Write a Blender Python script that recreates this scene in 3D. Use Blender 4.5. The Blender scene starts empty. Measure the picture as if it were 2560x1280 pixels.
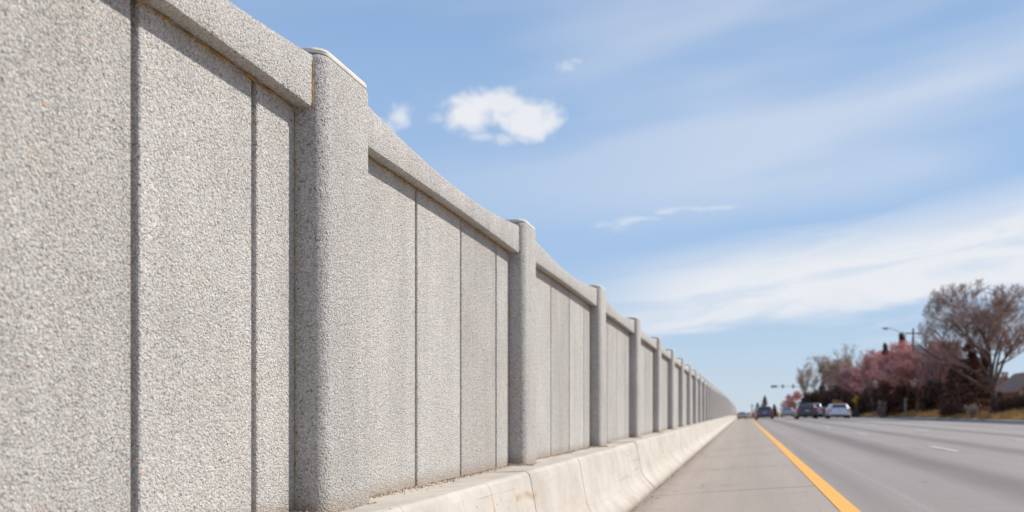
import bpy, bmesh, math, random
import numpy as np
from mathutils import Vector, Matrix
R = math.radians
C = bpy.context.scene.collection
rnd = random.Random(7)

# ------------------------------------------------------------------ camera
F = 2133.0                       # focal length in photo pixels (2560 wide)
TH = math.atan(580.0 / F)
CT, ST = math.cos(TH), math.sin(TH)
CAMH = 1.1
cam_d = bpy.data.cameras.new('camera'); cam = bpy.data.objects.new('camera', cam_d); C.objects.link(cam)
cam.location = (0, 0, CAMH); cam.rotation_euler = (R(90), 0, TH)
cam_d.sensor_width = 36; cam_d.lens = F / 2560 * 36
cam_d.shift_y = (1030 - 640) / 2560.0
cam_d.clip_start = 0.05; cam_d.clip_end = 20000
cam_d.dof.use_dof = True; cam_d.dof.focus_distance = 4.2; cam_d.dof.aperture_fstop = 1.95
bpy.context.scene.camera = cam

def at(u, z):
    "world X, Y of the vertical line seen at photo column u, depth z"
    xr = (u - 1280) / F * z
    return xr * CT - z * ST, xr * ST + z * CT

# ------------------------------------------------------------------ helpers
def link(o, parent=None):
    C.objects.link(o)
    if parent is not None: o.parent = parent
    return o
def tag(o, label=None, cat=None, group=None, kind=None):
    if label: o['label'] = label
    if cat: o['category'] = cat
    if group: o['group'] = group
    if kind: o['kind'] = kind
    return o
def empty(name, loc, rz=0, label=None, cat=None, group=None):
    o = bpy.data.objects.new(name, None); link(o); o.location = loc; o.rotation_euler = (0, 0, rz)
    o.empty_display_size = 0.2
    return tag(o, label, cat, group)
class MB:
    def __init__(s): s.v = []; s.f = []; s.mi = []
    def poly(s, pts, m=0):
        n = len(s.v); s.v += [tuple(p) for p in pts]; s.f.append(tuple(range(n, n + len(pts)))); s.mi.append(m)
    def add(s, vs, fs, m=0):
        n = len(s.v); s.v += [tuple(p) for p in vs]
        for f in fs: s.f.append(tuple(i + n for i in f)); s.mi.append(m)
    def box(s, x0, x1, y0, y1, z0, z1, m=0):
        vs = [(x, y, z) for z in (z0, z1) for (x, y) in ((x0, y0), (x1, y0), (x1, y1), (x0, y1))]
        s.add(vs, [(3, 2, 1, 0), (4, 5, 6, 7), (0, 1, 5, 4), (1, 2, 6, 5), (2, 3, 7, 6), (3, 0, 4, 7)], m)
    def tube(s, pts, rs, n=8, caps=True, m=0):
        pts = [Vector(p) for p in pts]; vs = []; k = len(pts)
        for i, p in enumerate(pts):
            d = (pts[min(i + 1, k - 1)] - pts[max(i - 1, 0)]).normalized()
            a = Vector((0, 0, 1)) if abs(d.z) < .9 else Vector((1, 0, 0))
            e1 = d.cross(a).normalized(); e2 = d.cross(e1)
            r = rs[i] if hasattr(rs, '__len__') else rs
            for j in range(n):
                t = 2 * math.pi * j / n
                vs.append(p + (e1 * math.cos(t) + e2 * math.sin(t)) * r)
        fs = [(i * n + j, i * n + (j + 1) % n, (i + 1) * n + (j + 1) % n, (i + 1) * n + j) for i in range(k - 1) for j in range(n)]
        if caps: fs += [tuple(range(n - 1, -1, -1)), tuple(range((k - 1) * n, k * n))]
        s.add(vs, fs, m)
    def build(s, name, mats, parent=None, smooth=False, bevel=0, seg=2, fix=False):
        me = bpy.data.meshes.new(name); me.from_pydata(s.v, [], s.f)
        if not isinstance(mats, (list, tuple)): mats = [mats]
        for m in mats: me.materials.append(m)
        if len(mats) > 1: me.polygons.foreach_set('material_index', s.mi)
        if fix:
            bm = bmesh.new(); bm.from_mesh(me); bmesh.ops.remove_doubles(bm, verts=bm.verts, dist=1e-5)
            bmesh.ops.recalc_face_normals(bm, faces=bm.faces); bm.to_mesh(me); bm.free()
        me.update()
        o = bpy.data.objects.new(name, me); link(o, parent)
        if smooth: me.polygons.foreach_set('use_smooth', [True] * len(me.polygons))
        if bevel:
            b = o.modifiers.new('b', 'BEVEL'); b.width = bevel; b.segments = seg; b.limit_method = 'ANGLE'; b.angle_limit = R(30)
            b.harden_normals = False
        return o
def np_mesh(name, V, Fq, mat, parent=None, nper=4):
    "fast mesh from arrays: V (n,3), Fq (m,nper)"
    me = bpy.data.meshes.new(name)
    m = len(Fq)
    me.vertices.add(len(V)); me.vertices.foreach_set('co', np.asarray(V, dtype=np.float32).ravel())
    me.loops.add(m * nper); me.loops.foreach_set('vertex_index', np.asarray(Fq, dtype=np.int32).ravel())
    me.polygons.add(m)
    me.polygons.foreach_set('loop_start', np.arange(0, m * nper, nper, dtype=np.int32))
    me.materials.append(mat); me.update(calc_edges=True); me.validate()
    o = bpy.data.objects.new(name, me); link(o, parent); return o

# ------------------------------------------------------------------ materials
class NT:
    def __init__(s, nt): s.nt = nt
    def n(s, t, **k):
        x = s.nt.nodes.new(t)
        for a, b in k.items(): setattr(x, a, b)
        return x
    def put(s, sock, v):
        if isinstance(v, bpy.types.NodeSocket): s.nt.links.new(v, sock)
        elif v is not None:
            if hasattr(sock.default_value, '__len__') and not hasattr(v, '__len__'): v = [v] * len(sock.default_value)
            if hasattr(v, '__len__') and len(sock.default_value) == 4 and len(v) == 3: v = (*v, 1)
            sock.default_value = v
    def math(s, op, a, b=None, c=None, clamp=False):
        x = s.n('ShaderNodeMath', operation=op, use_clamp=clamp)
        for i, v in enumerate((a, b, c)): s.put(x.inputs[i], v)
        return x.outputs[0]
    def vmath(s, op, a, b=None):
        x = s.n('ShaderNodeVectorMath', operation=op)
        s.put(x.inputs[0], a); s.put(x.inputs[1], b)
        return x.outputs[0]
    def mix(s, f, a, b, blend='MIX'):
        x = s.n('ShaderNodeMix', data_type='RGBA', blend_type=blend)
        s.put(x.inputs[0], f); s.put(x.inputs[6], a); s.put(x.inputs[7], b)
        return x.outputs[2]
    def ramp(s, f, stops, interp='LINEAR'):
        x = s.n('ShaderNodeValToRGB'); r = x.color_ramp; r.interpolation = interp
        while len(r.elements) < len(stops): r.elements.new(0.5)
        for e, (p, c) in zip(r.elements, stops):
            e.position = p; e.color = (*c, 1) if hasattr(c, '__len__') else (c, c, c, 1)
        s.put(x.inputs[0], f); return x.outputs[0]
    def noise(s, vec, scale, detail=3, rough=.5, dist=0):
        x = s.n('ShaderNodeTexNoise'); s.put(x.inputs['Vector'], vec)
        x.inputs['Scale'].default_value = scale; x.inputs['Detail'].default_value = detail
        x.inputs['Roughness'].default_value = rough; x.inputs['Distortion'].default_value = dist
        return x.outputs[0]
    def vor(s, vec, scale, feature='F1', rand=1):
        x = s.n('ShaderNodeTexVoronoi', feature=feature); s.put(x.inputs['Vector'], vec)
        x.inputs['Scale'].default_value = scale; x.inputs['Randomness'].default_value = rand
        return x
    def sep(s, v):
        x = s.n('ShaderNodeSeparateXYZ'); s.put(x.inputs[0], v); return x.outputs
    def comb(s, a, b, c):
        x = s.n('ShaderNodeCombineXYZ')
        for i, v in enumerate((a, b, c)): s.put(x.inputs[i], v)
        return x.outputs[0]
    def smooth(s, v, a, b, lo=0, hi=1):
        x = s.n('ShaderNodeMapRange', interpolation_type='SMOOTHSTEP')
        for i, q in enumerate((v, a, b, lo, hi)): s.put(x.inputs[i], q)
        return x.outputs[0]
def mat(name, base=(.5, .5, .5), rough=.8, spec=.3, metal=0):
    m = bpy.data.materials.new(name); m.use_nodes = True; nt = m.node_tree
    b = nt.nodes['Principled BSDF']; b.inputs['Roughness'].default_value = rough
    b.inputs['Specular IOR Level'].default_value = spec; b.inputs['Metallic'].default_value = metal
    b.inputs['Base Color'].default_value = (*base, 1)
    k = NT(nt); k.b = b; k.m = m
    k.pos = k.n('ShaderNodeNewGeometry').outputs['Position']
    return k
def bump(k, h, strength, dist, prev=None):
    x = k.n('ShaderNodeBump'); x.inputs['Strength'].default_value = strength; x.inputs['Distance'].default_value = dist
    k.put(x.inputs['Height'], h)
    if prev is not None: k.put(x.inputs['Normal'], prev)
    return x.outputs[0]
def simple(name, c1, c2=None, scale=3, rough=.8, spec=.3, metal=0, detail=4, bmp=0):
    k = mat(name, c1, rough, spec, metal)
    c2 = c2 or tuple(x * .8 for x in c1)
    n = k.noise(k.pos, scale, detail, .6)
    k.put(k.b.inputs['Base Color'], k.ramp(n, [(.32, c2), (.68, c1)]))
    if bmp: k.put(k.b.inputs['Normal'], bump(k, n, .5, bmp))
    return k.m

# exposed pebble concrete
def pebble(name, dark=1.0):
    k = mat(name, rough=.85, spec=.25)
    wob = k.n('ShaderNodeTexNoise'); k.put(wob.inputs['Vector'], k.pos); wob.inputs['Scale'].default_value = 60
    p = k.vmath('ADD', k.pos, k.vmath('MULTIPLY', k.vmath('SUBTRACT', wob.outputs['Color'], (.5, .5, .5)), (.006, .006, .006)))
    v1 = k.vor(p, 160); v2 = k.vor(p, 84)
    s1 = k.sep(v1.outputs['Color'])
    col = k.ramp(s1[0], [(0, (.405, .391, .372)), (.2, (.49, .472, .449)), (.5, (.55, .53, .503)), (.76, (.59, .569, .541)), (.92, (.70, .677, .645)), (.965, (.58, .51, .44)), (.99, (.56, .43, .33))])
    # matrix showing in the gaps between stones
    gap = k.smooth(v1.outputs['Distance'], .46, .80)
    col = k.mix(k.math('MULTIPLY', gap, .62), col, (.19, .182, .178))
    rare = k.math('GREATER_THAN', k.sep(v2.outputs['Color'])[1], .992)
    rare = k.math('MULTIPLY', rare, k.math('LESS_THAN', v2.outputs['Distance'], .38))
    col = k.mix(rare, col, (.55, .30, .13))
    pits = k.smooth(k.noise(p, 82, 2, .5), .61, .69)
    col = k.mix(k.math('MULTIPLY', pits, .68), col, (.11, .11, .125))
    # large tonal mottling, faint vertical washes and a per board tone
    st = k.noise(k.vmath('MULTIPLY', k.pos, (3, 7, .7)), 1.0, 4, .6)
    mot = k.noise(k.pos, 1.7, 4, .6)
    f = k.math('ADD', k.math('MULTIPLY', k.math('SUBTRACT', st, .5), .42), k.math('MULTIPLY', k.math('SUBTRACT', mot, .5), .30))
    at_ = k.n('ShaderNodeAttribute', attribute_name='tone')
    f = k.math('ADD', k.math('ADD', f, 1.0 * dark), k.math('MULTIPLY', at_.outputs['Fac'], .10))
    col = k.mix(1, col, k.comb(f, f, f), 'MULTIPLY')
    # warm patches
    wm = k.smooth(k.noise(k.pos, .9, 3, .6), .48, .75)
    col = k.mix(k.math('MULTIPLY', wm, .45), col, (1.03, .99, .94), 'MULTIPLY')
    # dust splash on the lowest hand of the boards
    z = k.sep(k.pos)[2]
    dust = k.smooth(k.math('ADD', z, k.math('MULTIPLY', k.noise(k.pos, 25, 3), -.05)), .64, .74, 1, 0)
    col = k.mix(k.math('MULTIPLY', dust, .55), col, (.32, .24, .17))
    k.put(k.b.inputs['Base Color'], col)
    h1 = k.smooth(v1.outputs['Distance'], 0, .75, 1, 0)
    h2 = k.smooth(v2.outputs['Distance'], 0, .8, 1, 0)
    n1 = bump(k, h2, .6, .006)
    n2 = bump(k, h1, .8, .0048, n1)
    n3 = bump(k, k.math('MULTIPLY', pits, -1), .5, .004, n2)
    k.put(k.b.inputs['Normal'], n3)
    return k.m
M = {}
M['pebble'] = pebble('pebble_concrete')
M['cap'] = simple('smooth_cap_concrete', (.66, .63, .57), (.52, .49, .43), 18, bmp=.002)
M['sealant'] = simple('ochre_joint_sealant', (.50, .29, .075), (.20, .12, .05), 45, bmp=.003)
M['filler'] = simple('joint_filler', (.16, .13, .105), (.10, .085, .07), 30)

# cast barrier concrete: cream, board streaks, pinholes, hairline runs
k = mat('barrier_concrete', rough=.8, spec=.25)
n = k.noise(k.pos, 2.2, 5, .62)
col = k.ramp(n, [(.3, (.405, .362, .315)), (.52, (.495, .45, .395)), (.72, (.55, .505, .45))])
st = k.noise(k.vmath('MULTIPLY', k.pos, (14, 14, 1.3)), 1, 4, .65)
col = k.mix(k.math('MULTIPLY', k.smooth(st, .56, .74), .42), col, (.37, .30, .235))
hor = k.noise(k.vmath('MULTIPLY', k.pos, (2, .8, 22)), 1, 3, .6)
col = k.mix(k.math('MULTIPLY', k.smooth(hor, .55, .75), .18), col, (.38, .32, .26))
pv = k.vor(k.pos, 16)
pin = k.math('MULTIPLY', k.math('LESS_THAN', pv.outputs['Distance'], .115), k.math('GREATER_THAN', k.sep(pv.outputs['Color'])[0], .6))
col = k.mix(k.math('MULTIPLY', pin, .75), col, (.22, .17, .14))
crk = k.vor(k.vmath('MULTIPLY', k.vmath('ADD', k.pos, k.vmath('MULTIPLY', k.comb(0, k.noise(k.pos, 4, 3), 0), (.12, .12, .12))), (1, 1.3, .10)), 1.0, 'DISTANCE_TO_EDGE')
ck = k.smooth(crk.outputs['Distance'], 0, .008, 1, 0)
col = k.mix(k.math('MULTIPLY', ck, k.smooth(k.noise(k.pos, 1.2, 2), .45, .6, 0, .8)), col, (.36, .25, .14))
scf = k.noise(k.vmath('MULTIPLY', k.vmath('ADD', k.pos, (3, 0, 0)), (1, .45, 34)), 1, 3, .6)
zz_ = k.sep(k.pos)[2]
scm = k.math('MULTIPLY', k.smooth(scf, .60, .70), k.math('MULTIPLY', k.smooth(zz_, .10, .22), k.smooth(k.noise(k.pos, .6, 2), .48, .62)))
col = k.mix(k.math('MULTIPLY', scm, .45), col, (.17, .145, .13))
mott = k.smooth(k.noise(k.pos, 11, 5, .7), .52, .72)
col = k.mix(k.math('MULTIPLY', mott, .28), col, (.38, .32, .265))
z = k.sep(k.pos)[2]
ft = k.smooth(k.math('ADD', z, k.math('MULTIPLY', k.noise(k.pos, 9, 3), .10)), .05, .17, 1, 0)
col = k.mix(k.math('MULTIPLY', ft, .8), col, (.30, .245, .20))
k.put(k.b.inputs['Base Color'], col)
nb = bump(k, k.noise(k.pos, 5, 4), .35, .012)
nb = bump(k, k.noise(k.pos, 120, 2), .25, .001, nb)
k.put(k.b.inputs['Normal'], bump(k, k.math('MULTIPLY', pin, -1), .6, .003, nb))
M['barrier'] = k.m
M['ledge'] = simple('dirty_ledge_concrete', (.47, .39, .31), (.33, .255, .185), 5, bmp=.004)
M['dirt'] = simple('dry_dirt', (.36, .25, .16), (.20, .13, .08), 40)

# road surfaces
def road_mat(name, c, warm, tracks):
    k = mat(name, rough=.75, spec=.3)
    x, y, z = k.sep(k.pos)
    n = k.noise(k.vmath('MULTIPLY', k.pos, (1.1, .07, 1)), 1.0, 5, .6)
    n2 = k.noise(k.vmath('MULTIPLY', k.pos, (5.5, .10, 1)), 1.0, 4, .6)
    fine = k.noise(k.pos, 90, 3, .7)
    big = k.noise(k.pos, .35, 3, .5)
    f = k.math('ADD', k.math('MULTIPLY', k.math('SUBTRACT', n, .5), .26), k.math('MULTIPLY', k.math('SUBTRACT', n2, .5), .22))
    f = k.math('ADD', f, k.math('MULTIPLY', k.math('SUBTRACT', fine, .5), .30))
    f = k.math('ADD', f, k.math('MULTIPLY', k.math('SUBTRACT', big, .5), .16))
    f = k.math('ADD', f, 1.0)
    xw = k.math('ADD', x, k.math('MULTIPLY', k.math('SUBTRACT', k.noise(k.comb(0, k.math('MULTIPLY', y, .05), 0), 1, 2), .5), .5))
    for (cx, w, a) in tracks:
        d = k.math('ABSOLUTE', k.math('SUBTRACT', xw, cx))
        f = k.math('SUBTRACT', f, k.math('MULTIPLY', k.smooth(d, 0, w, 1, 0), a))
    col = k.mix(1, c, k.comb(f, f, f), 'MULTIPLY')
    if warm:
        # transverse saw cuts every 4.5 m and a dusty edge along the barrier
        yy = k.math('ADD', y, k.math('MULTIPLY', k.noise(k.pos, .8, 2), .10))
        d = k.math('ABSOLUTE', k.math('SUBTRACT', k.math('FRACT', k.math('DIVIDE', yy, 4.5)), .5))
        cut = k.smooth(k.math('MULTIPLY', d, 4.5), .014, .05, .85, 0)
        col = k.mix(k.math('MULTIPLY', cut, k.smooth(k.noise(k.pos, 1.4, 3), .35, .6, .25, 1)), col, (.10, .085, .075))
        e = k.smooth(k.math('ADD', x, k.math('MULTIPLY', k.noise(k.pos, 3, 4), .35)), -1.05, -.72, 1, 0)
        col = k.mix(k.math('MULTIPLY', e, .7), col, (.24, .195, .155))
    else:
        ln = k.math('ABSOLUTE', k.math('SUBTRACT', xw, 1.55))
        col = k.mix(k.smooth(ln, .01, .05, .30, 0), col, (.38, .38, .37))
    cell = k.vor(k.pos, 70)
    col = k.mix(k.smooth(k.sep(cell.outputs['Color'])[0], .55, 1, 0, .30), col, (.16, .14, .13))
    spots = k.smooth(k.noise(k.pos, 2.6, 4, .65), .64, .72, 0, .30)
    col = k.mix(spots, col, (.15, .13, .12))
    cr = k.vor(k.vmath('MULTIPLY', k.vmath('ADD', k.pos, k.vmath('MULTIPLY', k.comb(k.noise(k.pos, 1.7, 4), k.noise(k.pos, 2.3, 4), 0), (.7, .7, 0))), (.35, .16, 0)), 1, 'DISTANCE_TO_EDGE')
    col = k.mix(k.math('MULTIPLY', k.smooth(cr.outputs['Distance'], .0, .006, .7, 0), k.smooth(k.noise(k.pos, .3, 2), .5, .6)), col, (.09, .08, .075))
    k.put(k.b.inputs['Base Color'], col)
    k.put(k.b.inputs['Normal'], bump(k, fine, .5, .005))
    return k.m
M['lane'] = road_mat('lane_concrete', (.318, .276, .254), False, [(2.75, .65, .40), (4.6, .5, .32), (6.9, .55, .38), (9.4, .6, .3), (1.2, .25, .12), (11.3, .5, .2)])
M['shoulder'] = road_mat('shoulder_concrete', (.40, .34, .29), True, [(.2, .5, .07)])
M['asphalt'] = simple('asphalt', (.10, .10, .108), (.065, .065, .07), 6)
def road_paint(name, c, c2, wear):
    k = mat(name, rough=.65, spec=.3)
    n = k.noise(k.pos, 14, 5, .7); w = k.noise(k.vmath('MULTIPLY', k.pos, (30, 7, 1)), 1, 5, .7)
    col = k.ramp(n, [(.3, c2), (.7, c)])
    col = k.mix(k.smooth(w, wear, wear + .10, 0, .8), col, (.30, .27, .25))
    k.put(k.b.inputs['Base Color'], col); k.put(k.b.inputs['Normal'], bump(k, n, .3, .003)); return k.m
M['yellow'] = road_paint('yellow_road_paint', (.88, .46, .10), (.78, .39, .075), .60)
M['white_paint'] = road_paint('white_road_paint', (.56, .53, .50), (.46, .44, .41), .56)
M['kerb'] = simple('kerb_concrete', (.50, .45, .40), (.38, .34, .30), 3)
k = mat('dry_grass_ground', rough=1, spec=.1)
n = k.noise(k.pos, .55, 5, .65); n2 = k.noise(k.pos, 9, 4, .7)
c = k.ramp(n, [(.32, (.12, .085, .035)), (.5, (.38, .235, .10)), (.68, (.52, .33, .145))])
c = k.mix(k.math('MULTIPLY', k.smooth(n2, .4, .7), .5), c, (.14, .10, .045))
k.put(k.b.inputs['Base Color'], c); k.put(k.b.inputs['Normal'], bump(k, n2, .7, .06))
M['ground'] = k.m
M['grass'] = simple('dry_grass', (.62, .38, .16), (.34, .20, .08), 1.2, rough=1)

# ------------------------------------------------------------------ terrain shape
def crown(X):
    if X < -1.22: return 0.0
    if X < 9: return .5 * (1 - ((X - 9) / 10.22) ** 2)
    return .5 - .07 * (min(X - 9, 8) / 6.5) ** 2
def drop(Y):
    if Y < 80: return 0.0
    if Y < 200: return -.6 * ((Y - 80) / 120) ** 2
    return -.6 - .01 * (min(Y, 330) - 200)
def gz(X, Y):
    if X <= 16.2: b = crown(X)
    elif X <= 18: b = crown(16.2) + .16 + (X - 16.2) / 1.8 * .42
    else: b = crown(16.2) + .58
    return b + drop(Y)
YS = [-14, -6, 0, 4, 8, 12, 18, 26, 36, 50, 65, 80] + [80 + 12 * i for i in range(1, 11)] + [230, 265, 300, 330]
def sheet(name, xs, ys, dz, m):
    V = [(x, y, gz(x, y) + dz) for y in ys for x in xs]; n = len(xs)
    Fq = [(j * n + i, j * n + i + 1, (j + 1) * n + i + 1, (j + 1) * n + i) for j in range(len(ys) - 1) for i in range(n - 1)]
    b = MB(); b.v = V; b.f = Fq; b.mi = [0] * len(Fq)
    return tag(b.build(name, m, smooth=True), kind='structure')
lin = lambda a, b, n: [a + (b - a) * i / n for i in range(n + 1)]
XR = [-1.30] + lin(-1.22, .95, 6)
sheet('shoulder', XR, YS, 0, M['shoulder'])
sheet('road', lin(.95, 12.7, 24), YS, 0, M['lane'])
sheet('side_road_shoulder', lin(12.7, 16.0, 6), YS, 0, M['asphalt'])
# ground: one sheet to the horizon, dipping under the road
gx = [-3000, -200, -20, -2.4] + lin(-1.3, 16.2, 20) + [16.25, 16.8, 17.4, 18, 19, 22, 30, 60, 300, 4000]
gy = [-300] + YS + [345, 400, 600, 1500, 5000]
V = []; n = len(gx)
for j, y in enumerate(gy):
    for x in gx:
        z = gz(x, y)
        if x <= 16.2: z -= .06
        if y > 330 and -1.3 <= x: z = min(z + .05, gz(20, y))
        V.append((x, y, z))
b = MB(); b.v = V
b.f = [(j * n + i, j * n + i + 1, (j + 1) * n + i + 1, (j + 1) * n + i) for j in range(len(gy) - 1) for i in range(n - 1)]; b.mi = [0] * len(b.f)
tag(b.build('ground', M['ground'], smooth=True), kind='structure')
# kerb along the far side of the road
b = MB()
for y0, y1 in zip(YS[:-1], YS[1:]):
    p = []
    for y in (y0, y1):
        g = gz(16.0, y)
        p.append([(16.0, y, g - .05), (16.0, y, g + .13), (16.03, y, g + .15), (16.22, y, g + .16), (16.22, y, g - .05)])
    for i in range(4): b.poly([p[0][i], p[1][i], p[1][i + 1], p[0][i + 1]])
tag(b.build('kerb', M['kerb'], fix=True), kind='structure')
# painted markings
def strip(b, x0, x1, y0, y1, dz=.005):
    ys = [y for y in YS if y0 < y < y1]; ys = [y0] + ys + [y1]
    for a, c in zip(ys[:-1], ys[1:]):
        b.poly([(x0, a, gz(x0, a) + dz), (x1, a, gz(x1, a) + dz), (x1, c, gz(x1, c) + dz), (x0, c, gz(x0, c) + dz)])
b = MB(); strip(b, .855, 1.02, -10, 320); tag(b.build('yellow_edge_line', M['yellow']), kind='structure')
b = MB(); strip(b, 12.45, 12.60, -10, 320)
for (X, ph) in ((3.75, 17.3), (6.0, 19.6), (9.2, 22.0)):
    y = ph - 24
    while y < 300: strip(b, X, X + .12, y, y + 2.5); y += 12
tag(b.build('lane_markings', M['white_paint']), kind='structure')

# ------------------------------------------------------------------ sound wall
XF, XB, XRL = -1.727, -1.868, -1.783           # post face, board face, rail face
XBK = XB - .16
ZB, ZRB = .664, 2.402                           # ledge level, underside of the rail
ZP = CAMH + 1.545                               # body top of the posts (smooth cap above)
S = 3.66
posts = [(-4.0, -3.52), (-.36, .12), (3.30, 3.785), (6.78, 7.19), (10.62, 11.06), (14.42, 14.86), (18.26, 18.70)]
while posts[-1][1] < 203: posts.append((posts[-1][0] + S, posts[-1][1] + S))
seams = {0: [-2.62, -1.80, -.98], 1: [.72, 1.50, 2.304, 2.988], 2: [4.717, 5.54, 6.40], 3: [8.36, 9.30, 10.18]}
wall = empty('sound_wall', (XF, 0, 0), 0, 'long grey pebbled concrete sound wall with tall posts standing behind the cream barrier', 'wall')

def fillet_ring(y0, y1, n=7):
    "plan outline of a post, counter-clockwise from the back"
    r0, r1 = .072, .04
    pts = [(XBK - .02, y0), ]
    for i in range(n + 1):
        t = math.pi / 2 * i / n
        pts.append((XF - r0 + r0 * math.sin(t), y0 + r0 - r0 * math.cos(t)))
    for i in range(n + 1):
        t = math.pi / 2 * i / n
        pts.append((XF - r1 + r1 * math.cos(t), y1 - r1 + r1 * math.sin(t)))
    pts.append((XBK - .02, y1))
    return pts
def ring_loft(b, rings):
    n = len(rings[0]); vs = [p for r in rings for p in r]
    fs = [(i * n + j, i * n + (j + 1) % n, (i + 1) * n + (j + 1) % n, (i + 1) * n + j) for i in range(len(rings) - 1) for j in range(n)]
    fs += [tuple(range(n - 1, -1, -1)), tuple(range((len(rings) - 1) * n, len(rings) * n))]
    b.add(vs, fs)
def shrink(r, d, y0, y1):
    cy = (y0 + y1) / 2; cx = XF - .14
    return [(x - math.copysign(min(d, abs(x - cx)), x - cx), y - math.copysign(min(d, abs(y - cy)), y - cy)) for x, y in r]
def add_tone(o, vals):
    a = o.data.attributes.new('tone', 'FLOAT', 'FACE'); a.data.foreach_set('value', vals)
def make_post(y0, y1):
    w = y1 - y0; rg = fillet_ring(0, w)
    rg = [(x - XF, y) for x, y in rg]
    def sh(d):
        cy = w / 2
        return [(x - (d if x > -.1 else -d), y + (d if y < cy else -d)) for x, y in rg]
    b = MB()
    ring_loft(b, [[(x, y, ZB - .05) for x, y in rg], [(x, y, ZB + .7) for x, y in rg], [(x, y, ZP - .028) for x, y in rg],
                  [(x, y, ZP - .012) for x, y in sh(.003)], [(x, y, ZP - .001) for x, y in sh(.011)]])
    o = b.build('post', M['pebble'], wall, smooth=True)
    m = o.modifiers.new('e', 'EDGE_SPLIT'); m.split_angle = R(40)
    add_tone(o, [rnd.uniform(-.2, .5)] * len(o.data.polygons))
    c = MB()
    ring_loft(c, [[(x, y, ZP) for x, y in sh(.007)], [(x, y, ZP + .012) for x, y in sh(.004)], [(x, y, ZP + .024) for x, y in sh(.010)], [(x, y, ZP + .034) for x, y in sh(.03)]])
    cc = c.build('cap', M['cap'], o, smooth=True)
    m = cc.modifiers.new('e', 'EDGE_SPLIT'); m.split_angle = R(50)
    return o
def make_panel(y0, y1, ss, seed):
    "boards between two posts; local y from 0"
    rg = random.Random(seed)
    L = y1 - y0; g = .015; dp = .038; e = .009
    x = XB - XF
    fr = [(x, -.03)]; fr[0] = (x, -.05)
    tone = []; cur = rg.uniform(-1, 1)
    cuts = []
    for s_ in ss:
        s_ = s_ - y0
        cuts.append(s_)
    prof = [(x, -.05)]
    for s_ in cuts:
        prof += [(x, s_ - g - e), (x - .003, s_ - g - e * .4), (x - .009, s_ - g), (x - dp, s_ - g * .7), (x - dp, s_ + g * .7), (x - .009, s_ + g), (x - .003, s_ + g + e * .4), (x, s_ + g + e)]
    prof.append((x, L + .05))
    zs = lin(ZB - .04, ZRB + .06, 1)
    b = MB()
    for i in range(len(prof) - 1):
        (xa, ya), (xb, yb) = prof[i], prof[i + 1]
        for z0, z1 in zip(zs[:-1], zs[1:]):
            b.poly([(xa, ya, z0), (xb, yb, z0), (xb, yb, z1), (xa, ya, z1)])
        if i % 8 == 0: cur = rg.uniform(-1, 1)
        tone.append(cur)
    xk = XBK - XF
    b.poly([(xk, -.05, zs[0]), (xk, -.05, zs[-1]), (xk, L + .05, zs[-1]), (xk, L + .05, zs[0])]); tone.append(0)
    o = b.build('panel', M['pebble'], wall)
    add_tone(o, tone)
    # rail: straight underside, sagging arched top
    N = 20; r = MB(); xr = XRL - XF; sec = []
    for i in range(N + 1):
        t = i / N; y = -.04 + (L + .08) * t
        top = CAMH + 1.452 + .085 * (2 * t - 1) ** 2 + .012 * (t - .5)
        zb = ZRB + .012 * (1 - (2 * t - 1) ** 2)
        sec.append([(xk - .02, y, zb + .03), (x - .002, y, zb + .013), (xr - .014, y, zb), (xr - .003, y, zb + .006), (xr, y, zb + .018), (xr, y, top - .022), (xr - .006, y, top - .008), (xr - .02, y, top), (xk, y, top + .004), (xk - .02, y, top - .02)])
    ring_loft(r, sec)
    q = r.build('rail', M['pebble'], o, smooth=True)
    m = q.modifiers.new('e', 'EDGE_SPLIT'); m.split_angle = R(45)
    add_tone(q, [rg.uniform(-.4, .4)] * len(q.data.polygons))
    # ragged ochre sealant squeezed out along the underside and down the post joints
    sb = MB(); y = .0; pts = []; rs = []
    while y < L:
        t = y / L; zb = ZRB + .012 * (1 - (2 * t - 1) ** 2)
        pts.append((x + .002 + rg.uniform(-.003, .004), y, zb + .006 + rg.uniform(-.006, .003))); rs.append(rg.choice((.003, .005, .007, .009)) * rg.uniform(.6, 1.1))
        y += rg.uniform(.02, .045)
    if len(pts) > 2: sb.tube(pts, rs, 5)
    pts = []; rs = []; z = ZRB + .0
    while z < ZRB + .22:
        pts.append((xr + .001 + rg.uniform(-.002, .002), L - .001, z)); rs.append(rg.uniform(.0012, .005)); z += rg.uniform(.012, .03)
    sb.tube(pts, rs, 5)
    pts = []; rs = []; z = ZB + .02
    while z < ZRB:
        pts.append((x + .001, L - .001, z)); rs.append(rg.uniform(.0015, .0045) if rg.random() < .6 else .001); z += rg.uniform(.03, .09)
    sb.tube(pts, rs, 4)
    sb.build('sealant', M['sealant'], o, smooth=True)
    fb = MB()
    for s_ in cuts: fb.box(x - dp - .02, x - dp + .003, s_ - g * .8, s_ + g * .8, ZB - .02, ZRB)
    fb.build('joint_filler', M['filler'], o)
    return o
def copy_tree(o, parent):
    c = o.copy(); C.objects.link(c); c.parent = parent
    for ch in o.children: copy_tree(ch, c)
    return c
regpost = None; regpan = []
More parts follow.
